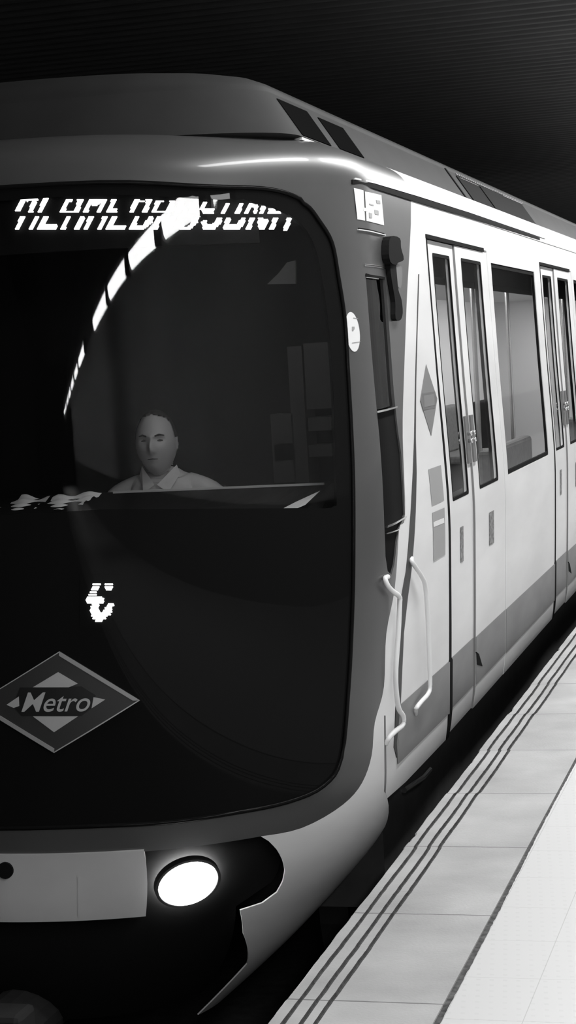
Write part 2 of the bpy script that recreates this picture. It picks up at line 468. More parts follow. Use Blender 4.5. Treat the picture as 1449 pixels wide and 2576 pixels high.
# platform wall on the camera side: what the train windows reflect
M['wall'] = noisy('wall_panel', .38, .5, .7, rough=.5)
M['wallbase'] = mat('wall_dark_band', .07, .5)
b = MB().box((2.6, Y0, .95), (2.75, Y1, 2.75)); tag(b.build('wall_right', M['wall']), 'light wall panels behind the platform', kind='structure')
b = MB().box((2.58, Y0, 0), (2.75, Y1, .95)); b.box((2.55, Y0, 2.75), (2.75, Y1, 3.72)); tag(b.build('trim_3', M['wallbase']), 'dark bands of the platform wall', kind='structure')

# light strips above the platform (seen mirrored in the windscreen)
LX, LZ = .704, 2.35
spans = [(4.55, 4.02), (3.66, 2.12), (1.70, -.23), (-.64, -3.05), (-3.5, -6.95), (-11.2, -15.4), (-16.2, -20.0), (-21.2, -25.4), (-26.6, -31), (-32, -37), (-39, -44), (-45, -51)]
fwd = [(a, a+2.0) for a in np.arange(4.9, 42, 2.35)]
proto = None
for i, (a, c) in enumerate(spans+fwd):
    lo, hi = min(a, c), max(a, c); mid = (lo+hi)/2
    LX, LZ = (.704, 2.35) if i < len(spans) else (-.5, 3.3)
    ordn = ['topmost', 'second', 'third', 'fourth', 'fifth', 'sixth', 'seventh', 'eighth', 'ninth', 'tenth', 'eleventh', 'twelfth']
    lab = ('platform light strip mirrored in the windscreen as the %s bright dash from the top' % ordn[i]).replace('topmost bright dash from the top', 'topmost bright dash') if i < len(spans) else 'platform light strip beside the train, mirrored in its glossy roof edge'
    t = empty('ceiling_light', (LX, mid, 3.6), lab, 'light', 'light strips above the platform')
    h_ = (hi-lo)/2
    n_ = 10; V = []; Fc = []
    for y in (lo, hi):
        for k in range(n_+1):
            a_ = PI+PI*k/n_; V.append((LX+.115*math.cos(a_), y, LZ+.075*math.sin(a_)+.02))
    for k in range(n_): Fc.append((k, k+1, n_+2+k, n_+1+k))
    mk('diffuser', V, Fc, M['tube'], t, smooth=True)
    bb = MB().box((LX-.125, lo-.03, LZ+.02), (LX+.125, hi+.03, LZ+.09)); bb.build('housing', M['housing'], t)
    for y in (lo, hi): MB().box((LX-.12, y-.012+(-.012 if y == lo else .012), LZ-.065), (LX+.12, y+.012+(-.012 if y == lo else .012), LZ+.03)).build('end_cap', M['housing'], t)
    for q in (lo+.25*(hi-lo), lo+.75*(hi-lo)): MB().box((LX-.01, q-.01, LZ+.09), (LX+.01, q+.01, 3.62)).build('hanger', M['housing'], t)

# ------------------------------------------------------------------ the train
train = empty('metro_train', (XC, YC, -1.06), 'white metro train with dark rounded cab front standing along the platform', 'train')
YE = 23.4
# outlines (half of the front; the other half is its mirror image)
GREYB = [(1034,502),(1031,617),(1024,742),(1017,928),(1013,1099),(1019,1297),(1004,1333),(993,1480),(972,1593),(966,1727),(943,1817),(935,1900),(911,1969),(863,2024),(759,2083),(656,2104)]
gb = pxs(GREYB)
gb_s = catmull(gb, 4)
MASKPX = [(248,459),(497,468),(658,474),(733,491),(770,516),(801,554),(834,611),(850,695),(866,800),(873,912),(881,1052),(887,1200),(888,1369),(885,1548),(876,1727),(858,1906),(814,1976),(724,2017),(586,2045),(414,2069),(228,2078)]
mask = pxs(MASKPX); mask = [(0., mask[0][1]+.006)]+mask+[(0., mask[-1][1])]
mask = catmull(mask, 4)
OPENPX = [(250,489),(450,497),(560,503),(640,511),(700,526),(745,552),(785,600),(810,690),(828,820),(838,950),(844,1100),(847,1200),(848,1255),(840,1277),(760,1278),(500,1280),(270,1281)]
opn = pxs(OPENPX); opn = [(0., opn[0][1])]+catmull(opn, 3)+[(0., opn[-1][1])]
CABW = [(918,685),(945,692),(969,697),(974,745),(983,866),(992,990),(1002,1083),(1010,1140),(1016,1230),(1019,1297),(1004,1333),(999,1369),(993,1422),(985,1450),(974,1440),(968,1400),(965,1320),(960,1200),(953,1100),(946,1030),(932,870)]
cabw = pxs(CABW)
s_c = gb[0][0]
gtop = [(0., 2.985), (s_c, 2.985), (s_c, 2.3)]
grey_poly = gtop+gb_s+[(.55, gb[-1][1]-.005), (0., gb[-1][1]-.005)]
# cab opening: trimmed a little away from the paint boundary so the hole stays inside
def inset(poly, d):
    P = np.array(poly); c = P.mean(0); out = []
    n = len(P)
    for i in range(n):
        a, b_ = P[i-1], P[(i+1) % n]; t = b_-a; nn = np.array([t[1], -t[0]]); nn /= np.linalg.norm(nn)+1e-9
        q = P[i]+nn*d
        if not _inpoly(np.array([q]), poly)[0] if d > 0 else False: q = P[i]-nn*d
        out.append(tuple(q))
    return out
cabhole = inset(cabw, .006)
V1 = patch('cab_surround', grey_poly, 0., M['grey'], train, thick=.02, holes=[mask, cabhole], cs=.035, cp=.035, mirror=True)
tag(V1, 'dark grey painted surround of the cab front')
patch('front_mask', mask, -.002, M['gloss'], train, thick=.012, holes=[opn], cs=.03, cp=.03, mirror=True)
patch('windscreen', opn, -.002, M['wglass'], train, thick=0, cs=.03, cp=.03, mirror=True)
# raised lip around the black mask
lip_pts = [tuple(S(np.array(a), np.array(b_), .002)) for a, b_ in mask]
lipm = [(2*XC-x, y, z) for x, y, z in lip_pts[::-1]]
MB().tube(lip_pts+lipm, .007, 8).build('mask_seal', M['gloss'], train, smooth=True)

# white lower front (apron)
crease = px(968, 1985)
ap = [(s, p) for s, p in gb[7:]]+[(.55, gb[-1][1]-.005)]
def apron_cut():    # headlamp recess and coupler opening
    return pxs([(656,2104),(676,2116),(697,2138),(711,2163),(717,2190),(712,2217),(697,2245),(660,2272),(604,2290),(612,2350),(622,2425)])
cut = apron_cut()
apron = gb_s[28:]+cut[1:]+[(cut[-1][0]+.02, -.75), (1.40, -.75), (1.52, -.50), (1.56, -.25), (1.566, -.12), (crease[0], crease[1]-.005), yz(6.35, .012), px(993,1906), yz(6.38, .45)]
apron = [(float(a), float(b_)) for a, b_ in apron]
patch('lower_apron', apron, .0, M['white'], train, thick=.005, cs=.035, cp=.035, mirror=True)
rec = [(0., .0), (cut[0][0]+.01, .01)]+[(a+.012, b_) for a, b_ in cut[1:7]]+[(cut[8][0]+.03, cut[8][1]-.03), (cut[-1][0]+.03, -.7), (0., -.7)]
patch('front_recess', rec, -.05, M['black'], train, thick=.02, cs=.05, cp=.05, mirror=True)
# band between the headlamps
band = pxs([(362,2136),(366,2300)]); bandp = [(0., band[0][1]+.003), band[0], band[1], (0., band[1][1])]
M['bump'] = noisy('bumper_paint', .42, .5, 3, rough=.45)
bp_ = patch('bumper_band', bandp, .012, M['bump'], train, thick=.05, cs=.04, cp=.04, mirror=True)
tag(bp_, 'light grey bumper band between the headlamps')
c = hit(18, 2186); n_ = SN(np.array(w2sp(c)[0]), np.array(w2sp(c)[1]))
MB().tube([c+n_*.000, c+n_*.022], .027, 20).build('towing_eye_cover', M['black'], train)
# crack line on the band
q = pxs([(196,2200),(200,2200),(202,2300),(197,2300)]); patch('panel_joint', q, .0135, M['bump'], train, thick=.001)
# coupler in the dark opening
cb = MB(); cb.tube([(XC, 6.1, -.62), (XC, 5.45, -.62)], .11, 16); cb.box((XC-.17, 5.42, -.77), (XC+.17, 5.56, -.47))
bevel(cb.build('coupler', M['under'], train), .02)

# headlamps
def headlamp(sign):
    cc = hit(473, 2222); s_, p_ = w2sp(cc); s_ *= sign
    cen = S(np.array(s_), np.array(p_), .0); nn = SN(np.array(s_), np.array(p_))
    ex = np.array([-nn[1], nn[0], 0]); ex /= np.linalg.norm(ex)
    ez = np.cross(nn, ex); ez *= np.sign(ez[2]); ex *= np.sign(ex[0])*sign
    nA = 48; rings = []
    V = []; Fc = []
    a0 = math.radians(14)
    for k, (r, o) in enumerate([(1.0, -.03), (1.0, .0), (.96, .012), (.85, .020), (.6, .027), (.3, .031), (.02, .032)]):
        for j in range(nA):
            an = 2*PI*j/nA; a_, b_ = .098*r*math.cos(an), .071*r*math.sin(an)
            u_ = a_*math.cos(a0)-b_*math.sin(a0); v_ = a_*math.sin(a0)+b_*math.cos(a0)
            V.append(cen+ex*u_+ez*v_+nn*o)
    for k in range(6):
        for j in range(nA): Fc.append((k*nA+j, k*nA+(j+1) % nA, (k+1)*nA+(j+1) % nA, (k+1)*nA+j))
    Fc.append([6*nA+j for j in range(nA)])
    h = mk('headlight', V, Fc, M['lamp'], train, smooth=True)
    Vr = []; Fr = []
    for (r, o) in [(1.02, -.03), (1.02, .006), (1.12, .004), (1.12, -.03)]:
        for j in range(nA):
            an = 2*PI*j/nA; a_, b_ = .098*r*math.cos(an), .071*r*math.sin(an)
            Vr.append(cen+ex*(a_*math.cos(a0)-b_*math.sin(a0))+ez*(a_*math.sin(a0)+b_*math.cos(a0))+nn*o)
    for k in range(3):
        for j in range(nA): Fr.append((k*nA+j, k*nA+(j+1) % nA, (k+1)*nA+(j+1) % nA, (k+1)*nA+j))
    mk('bezel', Vr, Fr, M['black'], h)
headlamp(1); headlamp(-1)

# destination display: dot matrix behind the top of the windscreen
def behind(pxx, pyy, d):                       # point d metres behind the glass on the display board
    h = hit(pxx, pyy); r = ray(pxx, pyy); r = r/np.linalg.norm(r); return h+r*d
brd = []
top = [(a, 470) for a in range(0, 800, 40)]
V = []; Fc = []
ss = np.linspace(-.95, .95, 41)
for s_ in ss:
    V += [S(np.array(s_), np.array(2.12), -.065), S(np.array(s_), np.array(1.93), -.065), S(np.array(s_), np.array(2.12), -.085), S(np.array(s_), np.array(1.93), -.085)]
for i in range(len(ss)-1):
    a = 4*i; Fc += [(a, a+1, a+5, a+4), (a+2, a+6, a+7, a+3), (a, a+4, a+6, a+2), (a+1, a+3, a+7, a+5)]
disp = mk('destination_display', V, Fc, M['black'], train)
A0, B0 = (0, 480), (380, 480); K = 3.6225
def P4(off, *pts): return [(off[0]+x/K, off[1]+y/K) for x, y in pts]
def bar(off, x0, x1, yt, yb, w):               # slanted stroke: bottom x0..x0+w, top x1..x1+w
    return P4(off, (x1, yt), (x1+w, yt), (x0+w, yb), (x0, yb))
G = []   # letters as drawn on the board: each a list of strokes in photo pixels
T1, B1, T2, B2 = 78, 196, 232, 352
G.append([bar(A0,132,192,88,188,50), P4(A0,(185,88),(225,68),(345,68),(350,92),(250,96)), bar(A0,255,300,70,196,45)])           # N / A
G.append([bar(A0,338,398,68,196,42)])
G.append([bar(A0,545,600,80,200,40), P4(A0,(600,80),(662,80),(655,104),(590,104)), P4(A0,(546,188),(700,188),(700,200),(546,200)), bar(A0,672,712,80,200,45), P4(A0,(700,80),(765,80),(750,104),(705,104))])
G.append([bar(A0,752,812,80,200,44), P4(A0,(815,78),(972,78),(960,106),(905,120),(860,144),(800,110)), bar(A0,876,935,80,200,40)])
G.append([bar(A0,960,1020,80,200,44), P4(A0,(985,156),(1078,156),(1060,200),(965,200))])
G.append([bar(A0,1172,1228,82,200,44), P4(A0,(1240,84),(1330,98),(1330,104),(1240,100))])
G.append([bar(A0,1296,1340,82,200,44), P4(A0,(1330,82),(1392,82),(1380,106),(1335,106))])
G.append([bar(B0,5,48,86,200,40), P4(B0,(50,86),(118,88),(110,104),(50,104)), P4(B0,(8,188),(170,188),(170,200),(8,200)), bar(B0,134,172,95,200,46)])
G.append([bar(B0,216,258,96,200,44)])
G.append([bar(B0,342,386,100,200,44), P4(B0,(386,98),(430,100),(420,112),(388,112))])
G.append([bar(B0,440,470,102,170,40), P4(B0,(440,160),(575,160),(570,205),(480,205))])
G.append([bar(B0,640,682,116,204,38)])
G.append([bar(B0,766,805,112,204,42)])
G.append([bar(B0,852,890,112,204,36), P4(B0,(890,112),(975,118),(960,150),(890,150)), bar(B0,930,950,118,204,32)])
G.append([bar(B0,982,1015,128,204,42)])
G.append([P4(B0,(1070,160),(1125,156),(1140,180),(1180,184),(1185,206),(1066,206))])
for x in (130, 256): G.append([bar(A0,x,x+60,T2,B2,46)])
G.append([bar(A0,340,400,T2,B2,48), P4(A0,(400,306),(524,306),(510,354),(345,354))])
for x in (546, 674, 756, 882): G.append([bar(A0,x,x+58,T2,B2,46)])
G.append([bar(A0,964,1020,T2,B2,46), P4(A0,(1010,312),(1150,312),(1136,354),(968,354))])
G.append([bar(A0,1174,1228,T2,B2,46), P4(A0,(1200,312),(1300,312),(1360,234),(1398,236),(1388,290),(1306,356),(1176,356))])
G.append([bar(B0,6,52,T2+4,B2,50)])
G.append([bar(B0,130,180,236,356,50)])
G.append([P4(B0,(250,300),(290,300),(300,326),(350,322),(400,240),(438,240),(425,290),(350,358),(265,358))])
G.append([P4(B0,(455,280),(508,268),(512,312),(560,306),(610,240),(648,244),(640,290),(575,358),(478,358))])
G.append([bar(B0,654,685,244,350,44), P4(B0,(690,308),(780,308),(825,246),(862,248),(850,300),(800,358),(662,358))])
G.append([bar(B0,862,900,248,358,44)])
G.append([P4(B0,(975,250),(1072,252),(1060,310),(1035,358),(990,358),(972,300))])
G.append([bar(B0,1074,1112,250,358,46)])
G.append([bar(B0,1200,1240,250,362,46)])
clipx = lambda x: np.interp(x, [0, 540, 640, 700, 745, 790], [480, 504, 513, 527, 552, 600])
def dots(strokes, name, parent, board, d=.055, pitch=(3.45, 3.3), rr=.0028, clip=True):
    xs_ = [p[0] for s in strokes for p in s]; ys_ = [p[1] for s in strokes for p in s]
    mb = MB(); row = 0
    y = math.floor((min(ys_)-480)/pitch[1])*pitch[1]+480
    pts = []
    while y < max(ys_)+pitch[1]:
        x = math.floor(min(xs_)/pitch[0])*pitch[0]+(pitch[0]/2 if int(round((y-480)/pitch[1])) % 2 else 0)
        while x < max(xs_)+pitch[0]: pts.append((x, y)); x += pitch[0]
        y += pitch[1]
    pts = np.array(pts); k = np.zeros(len(pts), bool)
    for s in strokes: k |= _inpoly(pts, s)
    for x, y in pts[k]:
        if clip and y < clipx(x): continue
        c = behind(x, y, d); nn = SN(np.array(w2sp(hit(x, y))[0]), np.array(w2sp(hit(x, y))[1]))
        ex = np.cross((0, 0, 1), nn); ex /= np.linalg.norm(ex); ez = np.cross(nn, ex)
        mb.add([c+(ex*math.cos(a)+ez*math.sin(a))*rr for a in np.arange(6)*PI/3]+[c-nn*.002], [list(range(6))])
    return mb.build(name, M['led'], parent)
for g in G: dots(g, 'letter', disp, disp)
# line indicator lower in the black panel
rows = [(170,565,612),(170,637,688),(186,560,603),(186,637,684),(200,553,592),(200,648,674),(216,548,586),(232,540,588),(248,530,622),(262,524,632),(276,528,632),(290,560,600),(290,656,690),(304,553,596),(304,650,682),(318,551,598),(318,640,680),(332,550,605),(332,628,680),(346,556,672),(360,556,656),(374,566,642),(388,580,622)]
st = [[(x0*.4141, 1400+(y-7)*.4141), (x1*.4141, 1400+(y-7)*.4141), (x1*.4141, 1400+(y+7)*.4141), (x0*.4141, 1400+(y+7)*.4141)] for y, x0, x1 in rows]
q = [(228,1450),(300,1450),(300,1578),(205,1578),(205,1450)]
ind = patch('line_indicator', pxs([(200,1445),(305,1445),(305,1580),(200,1580)]), -.001, M['gloss'], train, thick=.004)
dots(st, 'symbol', ind, ind, d=-.004, pitch=(3.4, 3.3), rr=.0030, clip=False)

# badge on the black panel
def badge():
    T, Rr, B, Lf = (150,1638), (352,1761), (137,1893), (-64,1770)
    out = pxs([T, Rr, B, Lf]); g = patch('badge', out, .004, M['logored'], train, thick=.005, cs=.04, cp=.04)
    def strip(a, b_, w, m_, c=None):
        a = np.array(a, float); b_ = np.array(b_, float); cc = np.array((143, 1766.))
        ia = a+(cc-a)*w; ib = b_+(cc-b_)*w
        patch('rim', pxs([tuple(a), tuple(b_), tuple(ib), tuple(ia)]), .0075, m_, g, thick=.003)
    strip(Lf, T, .022, M['logowhite']); strip(Rr, B, .024, M['logowhite'])
    strip(T, Rr, .085, M['logoline']); strip(B, Lf, .085, M['logoline'])
    patch('triangle', pxs([(147,1690),(196,1719),(174,1728),(84,1728)]), .0066, M['logowhite'], g, thick=.002)
    patch('triangle', pxs([(84,1801),(197,1801),(137,1841)]), .0066, M['logowhite'], g, thick=.002)
    patch('triangle', pxs([(18,1772),(49,1751),(50,1775),(36,1780)]), .0066, M['logowhite'], g, thick=.002)
    patch('triangle', pxs([(236,1753),(265,1759),(231,1781)]), .0066, M['logowhite'], g, thick=.002)
    patch('name_bar', pxs([(52,1729),(206,1726),(242,1748),(232,1780),(206,1800),(56,1800),(34,1775)]), .0062, M['logoblue'], g, thick=.002)
    cu = bpy.data.curves.new('t', 'FONT'); cu.body = 'Metro'; cu.shear = .35; cu.offset = .004
    to = bpy.data.objects.new('t', cu); scene.collection.objects.link(to)
    bpy.context.view_layer.update()
    me = bpy.data.meshes.new_from_object(to.evaluated_get(bpy.context.evaluated_depsgraph_get()))
    vv = np.array([v.co[:] for v in me.vertices]); ff = [list(p.vertices) for p in me.polygons]
    bpy.data.objects.remove(to); bpy.data.curves.remove(cu)
    lo, hi = vv.min(0), vv.max(0)
    W3 = []
    for v in vv:
        fx = (v[0]-lo[0])/(hi[0]-lo[0]); fy = (v[1]-lo[1])/(hi[1]-lo[1])
        s_, p_ = px(56+fx*172, 1790-fy*49-fx*1.5); W3.append(S(np.array(s_), np.array(p_), .009))
    mk('lettering', W3, ff, M['logowhite'], g)
badge()

# ---------------- saloon side: doors, windows, panels on a 3.32 m module
MOD = 3.32; ND = 4; NW = 4
ZB = -.01
doorhole = lambda k: yzrect(7.458+MOD*k, ZB-.02, 8.945+MOD*k, 1.998)
winrect = lambda k: yzrect(9.05+MOD*k, .935, 10.55+MOD*k, 1.945)
side = [gb[0], gb[1], gb[2], gb[3], gb[4], (gb[5][0], gb[5][1]), gb[6], gb[7]]
# the panel is cut at each door so that holes stay closed shapes
bottom = [yz(6.38, .45), px(993, 1906), yz(6.35, .012)]
poly = [(s_c, 2.985)]+gb_s[:29]+bottom
for k in range(ND):
    a, b_ = 7.458+MOD*k, 8.945+MOD*k
    poly += [yz(a, ZB), yz(a, 1.998), yz(b_, 1.998), yz(b_, ZB)]
poly += [yz(YE, ZB), (PI/2+YE-YC, 2.985)]
poly = [(float(a), float(b_)) for a, b_ in poly][::-1]
sidep = patch('side_panel', poly, 0., M['white'], train, thick=.02, holes=[winrect(k) for k in range(NW)], cs=.35, cp=.06)
tag(sidep, 'white painted side of the train')
far = [(-s_c, 2.985), (-s_c, -.01), (-(PI/2+YE-YC), -.01), (-(PI/2+YE-YC), 2.985)]
patch('far_side_panel', far, 0., M['white'], train, thick=.02, cs=.4, cp=.08)
# stripes on the fixed panels
def stripe(y0, y1, name='side_stripe', off=.0022, parent=None):
    return patch(name, yzrect(y0, .093, y1, .303), off, M['stripe'], parent or train, thick=.0015, cs=.3, cp=.04)
patch('side_stripe', [px(1006,1773), px(1126,1666), yz(7.456, .303), yz(7.456, .093), px(1126,1797), px(1000,1922), px(997,1870)], .0022, M['stripe'], train, thick=.0015, cs=.1, cp=.04)
for k in range(NW): stripe(8.95+MOD*k, 10.77+MOD*k)
# painted reflection: light grey band beneath the gutter, roof in shiny white above it
patch('cant_reflection', [(PI/2+7.60-YC, px(1066,513)[1]), (PI/2+YE-YC, px(1066,513)[1]), (PI/2+YE-YC, px(1066,501)[1]), (PI/2+7.60-YC, px(1066,501)[1])], .002, M['cant'], train, thick=.001, cs=.4, cp=.02)
gz0, gz1 = px(1180,543)[1], px(1180,532)[1]
patch('gutter', pxs([(884,452),(1040,492),(1180,536),(1356,598),(1357,604),(1180,549),(1040,507),(884,463)]), .004, M['black'], train, thick=.01, cs=.3, cp=.02)
# roof lip above gutter
patch('gutter_lip', pxs([(890,448),(1040,488),(1180,532),(1372,598),(1370,601),(1180,536),(1040,492),(890,452)]), .006, M['roofwhite'], train, thick=.006, cs=.3, cp=.02)

def rounded(y0, z0, y1, z1, r=.02):
    pts = []
    for cy, cz, a0 in ((y1-r, z1-r, 0), (y0+r, z1-r, 90), (y0+r, z0+r, 180), (y1-r, z0+r, 270)):
        for k in range(4):
            a = math.radians(a0+k*30); pts.append(yz(cy+r*math.cos(a), cz+r*math.sin(a)))
    return pts
def copy_tree(o, parent, dy):
    c = o.copy(); scene.collection.objects.link(c); c.parent = parent
    if dy: c.location = Vector(o.location)+Vector((0, dy, 0))
    for ch in o.children: copy_tree(ch, c, 0)
    return c
def make_leaf(y0, y1, w0, w1, left):
    ob = -.010 if left else -.002
    lf = patch('door_leaf', yzrect(y0, ZB, y1, 1.988), ob, M['white'], train, thick=.018, holes=[rounded(w0, .937, w1, 1.936, .012)], cs=.3, cp=.05)
    patch('window_pane', yzrect(w0-.005, .932, w1+.005, 1.941), ob-.004, M['sglass'], lf, thick=0, cs=.3, cp=.05)
    # dark rubber round the pane
    o_ = rounded(w0-.004, .933, w1+.004, 1.940, .014); i_ = rounded(w0+.010, .947, w1-.010, 1.926, .01)
    patch('window_seal', o_, ob+.0008, M['black'], lf, thick=.006, holes=[i_], cs=.3, cp=.05)
    patch('leaf_stripe', yzrect(y0, .093, y1, .303), ob+.002, M['stripe'], lf, thick=.0015, cs=.3, cp=.05)
    # push button block on the meeting edge
    e0, e1 = (y1-.075, y1-.006) if left else (y0+.006, y0+.075)
    pl = patch('button_plate', yzrect(e0, 1.06, e1, 1.262), ob+.008, M['hgrey'], lf, thick=.01, cs=.1, cp=.1)
    for (dz, dy) in ((1.186, .5), (1.155, .5)):
        q = S(np.array(PI/2+(e0+e1)/2-YC), np.array(dz)); nn = SN(np.array(PI/2+(e0+e1)/2-YC), np.array(dz))
        MB().tube([q-nn*.002, q+nn*.008, q+nn*.014, q+nn*.017], [.008, .008, .011, .005], 14).build('push_knob', M['chrome'], pl, smooth=True)
    # small notice
    if left: patch('door_notice', yzrect(7.765, .665, 7.835, .812), ob+.002, M['stickerdark'], lf, thick=.001)
    else: patch('door_notice', yzrect(8.462, .66, 8.592, .808), ob+.002, M['stickerdark'], lf, thick=.001)
    return lf
L1 = make_leaf(7.475, 8.092, 7.625, 8.0, True)
L2 = make_leaf(8.104, 8.943, 8.24, 8.755, False)
seal = patch('door_seal', yzrect(7.44, ZB-.0, 8.96, 2.012), -.035, M['black'], train, thick=.004, holes=[yzrect(7.60, .92, 8.02, 1.95), yzrect(8.22, .92, 8.775, 1.95)], cs=.3, cp=.08)
# rubber lips: widening beside the stripe as in the photo
seal2 = patch('door_edge_rubber', [yz(7.462, 1.995), yz(7.452, 1.2), yz(7.447, .315), yz(7.425, .30), yz(7.425, .10), yz(7.435, -.012), yz(7.505, -.012), yz(7.525, .10), yz(7.525, .30), yz(7.497, .315), yz(7.490, 1.2), yz(7.480, 1.995)], .0012, M['black'], train, thick=.010, cs=.3, cp=.08)
seam = patch('meeting_edge', yzrect(8.092, ZB, 8.103, 1.985), -.0025, M['stickergrey'], train, thick=.010, cs=.3, cp=.08)
head = patch('door_head_gap', yzrect(7.455, 1.990, 8.85, 2.006), .0035, M['black'], train, thick=.01, cs=.3)
hookq = pxs([(1198,1640),(1204,1645),(1213,1676),(1200,1672)]); hook = patch('leaf_catch', hookq, .002, M['black'], train, thick=.012)
for k in range(1, ND):
    for o_ in (L1, L2, seal, seal2, seam, head, hook): copy_tree(o_, train, MOD*k)
def make_window():
    w = patch('side_window', yzrect(9.045, .93, 10.555, 1.95), -.010, M['sglass'], train, thick=0, cs=.35, cp=.05)
    patch('window_frame', rounded(9.052, .937, 10.548, 1.943, .015), -.004, M['black'], w, thick=.012, holes=[rounded(9.075, .955, 10.525, 1.925, .015)], cs=.3, cp=.05)
    return w
W0 = make_window()
for k in range(1, NW): copy_tree(W0, train, MOD*k)

# ---------------- cab side details
patch('cab_door_seam', pxs([(1052,690),(1053.5,690),(1046,959),(1045,1100),(1047,1190),(1043,1324),(1034,1436),(1025,1503),(1015,1593),(1011,1682),(1007,1772),(1003,1840),(997,1906),(990,1880),(996,1772),(1000,1593),(1010,1503),(1021,1436),(1030,1324),(1038,1190),(1041.5,1100),(1044,959)]), .002, M['dark'], train, thick=.006, cs=.1, cp=.06)
patch('apron_joint', pxs([(966,1800),(969,1800),(969,1995),(966,1990)]), .002, M['stickergrey'], train, thick=.003)
GL = [(918,685),(945,692),(969,697),(974,745),(983,866),(992,990),(995,1022),(946,1034),(932,870)]
cd = patch('cab_door_window', inset(pxs(GL), .004), -.010, M['cglass'], train, thick=0)
patch('window_sill', pxs([(945,1034),(996,1022),(996,1026),(946,1039)]), .006, M['chrome'], cd, thick=.01)
patch('window_head', pxs([(919,690),(967,697),(967,703),(919,696)]), .002, M['black'], cd, thick=.01)
patch('window_head_trim', pxs([(919,697),(950,701),(950,703),(919,699)]), .004, M['chrome'], cd, thick=.006)
lowp = patch('cab_door_panel', inset(pxs([(946,1036),(996,1024),(1002,1083),(1010,1140),(1016,1230),(1019,1297),(1004,1333),(999,1369),(993,1422),(985,1450),(974,1440),(968,1400),(965,1320),(960,1200),(953,1100)]), .002), -.006, M['black'], train, thick=.01)
patch('step_trim', pxs([(973,1322),(1020,1298),(1020,1302),(972,1328)]), .004, M['chrome'], lowp, thick=.008)
patch('step_trim', pxs([(971,1341),(1003,1330),(1003,1333),(971,1344)]), .004, M['chrome'], lowp, thick=.008)
g_ = patch('grille_slot', pxs([(901,573),(965,587),(965,591),(901,579)]), .003, M['black'], train, thick=.01)
patch('slot_edge', pxs([(898,577),(966,591),(966,593),(898,579)]), .007, M['white2'], g_, thick=.006)
patch('rain_strip', pxs([(916,664),(969,671),(969,672),(916,665.5)]), .003, M['chrome'], train, thick=.004)
patch('rain_strip', pxs([(916,668),(969,675),(969,676.5),(916,669.5)]), .003, M['chrome'], train, thick=.004)
# folded mirror bracket standing off the door post
def relief(name, poly_px, off, depth, m_, parent, sm=True):
    P = [pxo(a, b_, off) for a, b_ in poly_px]; P = catmull(P, 3, True) if sm else P
    return patch(name, P, off, m_, parent, thick=depth)
mir = relief('exterior_mirror', [(967,597),(990,601),(993,625),(1000,654),(986,662),(980,668),(966,660),(962,630)], .028, .026, M['black'], train)
relief('mirror_arm', [(972,655),(984,658),(988,690),(992,730),(1000,755),(1003,788),(997,806),(985,802),(984,760),(976,710),(972,680)], .018, .016, M['black'], mir)
relief('mirror_hinge', [(988,668),(1001,672),(1003,700),(999,725),(990,715)], .016, .014, M['hgrey'], mir)
# grab rails
def rail(pp, offs, r, name='grab_rail'):
    P = []
    for (a, b_), o in zip(pp, offs):
        s_, p_ = pxo(a, b_, o); P.append(S(np.array(s_), np.array(p_), o))
    mb = MB().tube(catmull(P, 5), r, 10); return mb.build(name, M['white2'], train, smooth=True)
rail([(975,1451),(966,1456),(970,1474),(980,1488),(992,1500),(993,1520),(990,1600),(985,1700),(990,1775),(1000,1800),(1000,1822),(985,1840),(974,1857),(970,1872)], [.001,.01,.02,.024,.026,.026,.026,.026,.026,.026,.025,.02,.012,.001], .009)
rail([(1035,1405),(1030,1412),(1036,1428),(1048,1450),(1056,1475),(1062,1550),(1066,1650),(1068,1722),(1064,1745),(1048,1765),(1040,1782),(1044,1797)], [.001,.01,.018,.022,.024,.024,.024,.024,.022,.02,.012,.001], .0085)
# notices on the white side and on the grey surround
d_ = patch('diamond_sticker', pxs([(1071,917),(1099,1003),(1084,1096),(1056,1008)]), .002, M['stickergrey'], train, thick=.0012)
patch('sticker_bar', pxs([(1060,990),(1093,985),(1097,1003),(1092,1027),(1063,1032),(1057,1010)]), .0030, M['hgrey'], d_, thick=.001)
patch('sticker_field', pxs([(1064,996),(1090,991),(1091,1019),(1065,1025)]), .0038, M['stickergrey'], d_, thick=.001)
patch('side_notice', pxs([(1077,1181),(1108,1170),(1116,1258),(1086,1272)]), .002, M['stickermid'], train, thick=.0012)
nt_ = patch('side_notice', pxs([(1087,1290),(1117,1277),(1119,1395),(1090,1412)]), .002, M['stickermid'], train, thick=.0012)
patch('notice_heading', pxs([(1089,1314),(1115,1303),(1116,1315),(1090,1326)]), .0030, M['sticker'], nt_, thick=.001)
cs_ = patch('car_number_sign', pxs([(889,473),(913,479),(917,555),(898,552)]), .002, M['sticker'], train, thick=.0012)
patch('number_field', pxs([(917,482),(958,491),(965,567),(921,556)]), .002, M['sticker'], cs_, thick=.0012)
patch('number_mark', pxs([(912,522),(922,524),(923,532),(913,531)]), .003, M['sticker'], cs_, thick=.001)
for q in ([(944,503),(954,505),(955,513),(946,512)], [(926,535),(934,537),(934,549),(927,548)], [(940,528),(950,530),(951,541),(941,539)], [(927,512),(938,515),(938,518),(927,515)]):
    patch('number_mark', pxs(q), .0034, M['stickermid'], cs_, thick=.0008)
ell = [(886+17.5*math.cos(a)+(5*math.sin(a)), 835+50*math.sin(a)) for a in np.linspace(0, 2*PI, 33)[:-1]]
ro = patch('round_sticker', pxs(ell), .002, M['sticker'], train, thick=.0012, cs=.02, cp=.02)
patch('sticker_mark', pxs([(884,822),(890,822),(890,828),(886,834),(884,830)]), .0032, M['stickermid'], ro, thick=.0008)
patch('sticker_mark', pxs([(887,799),(899,801),(899,802),(887,800.5)]), .0032, M['stickermid'], ro, thick=.0008)
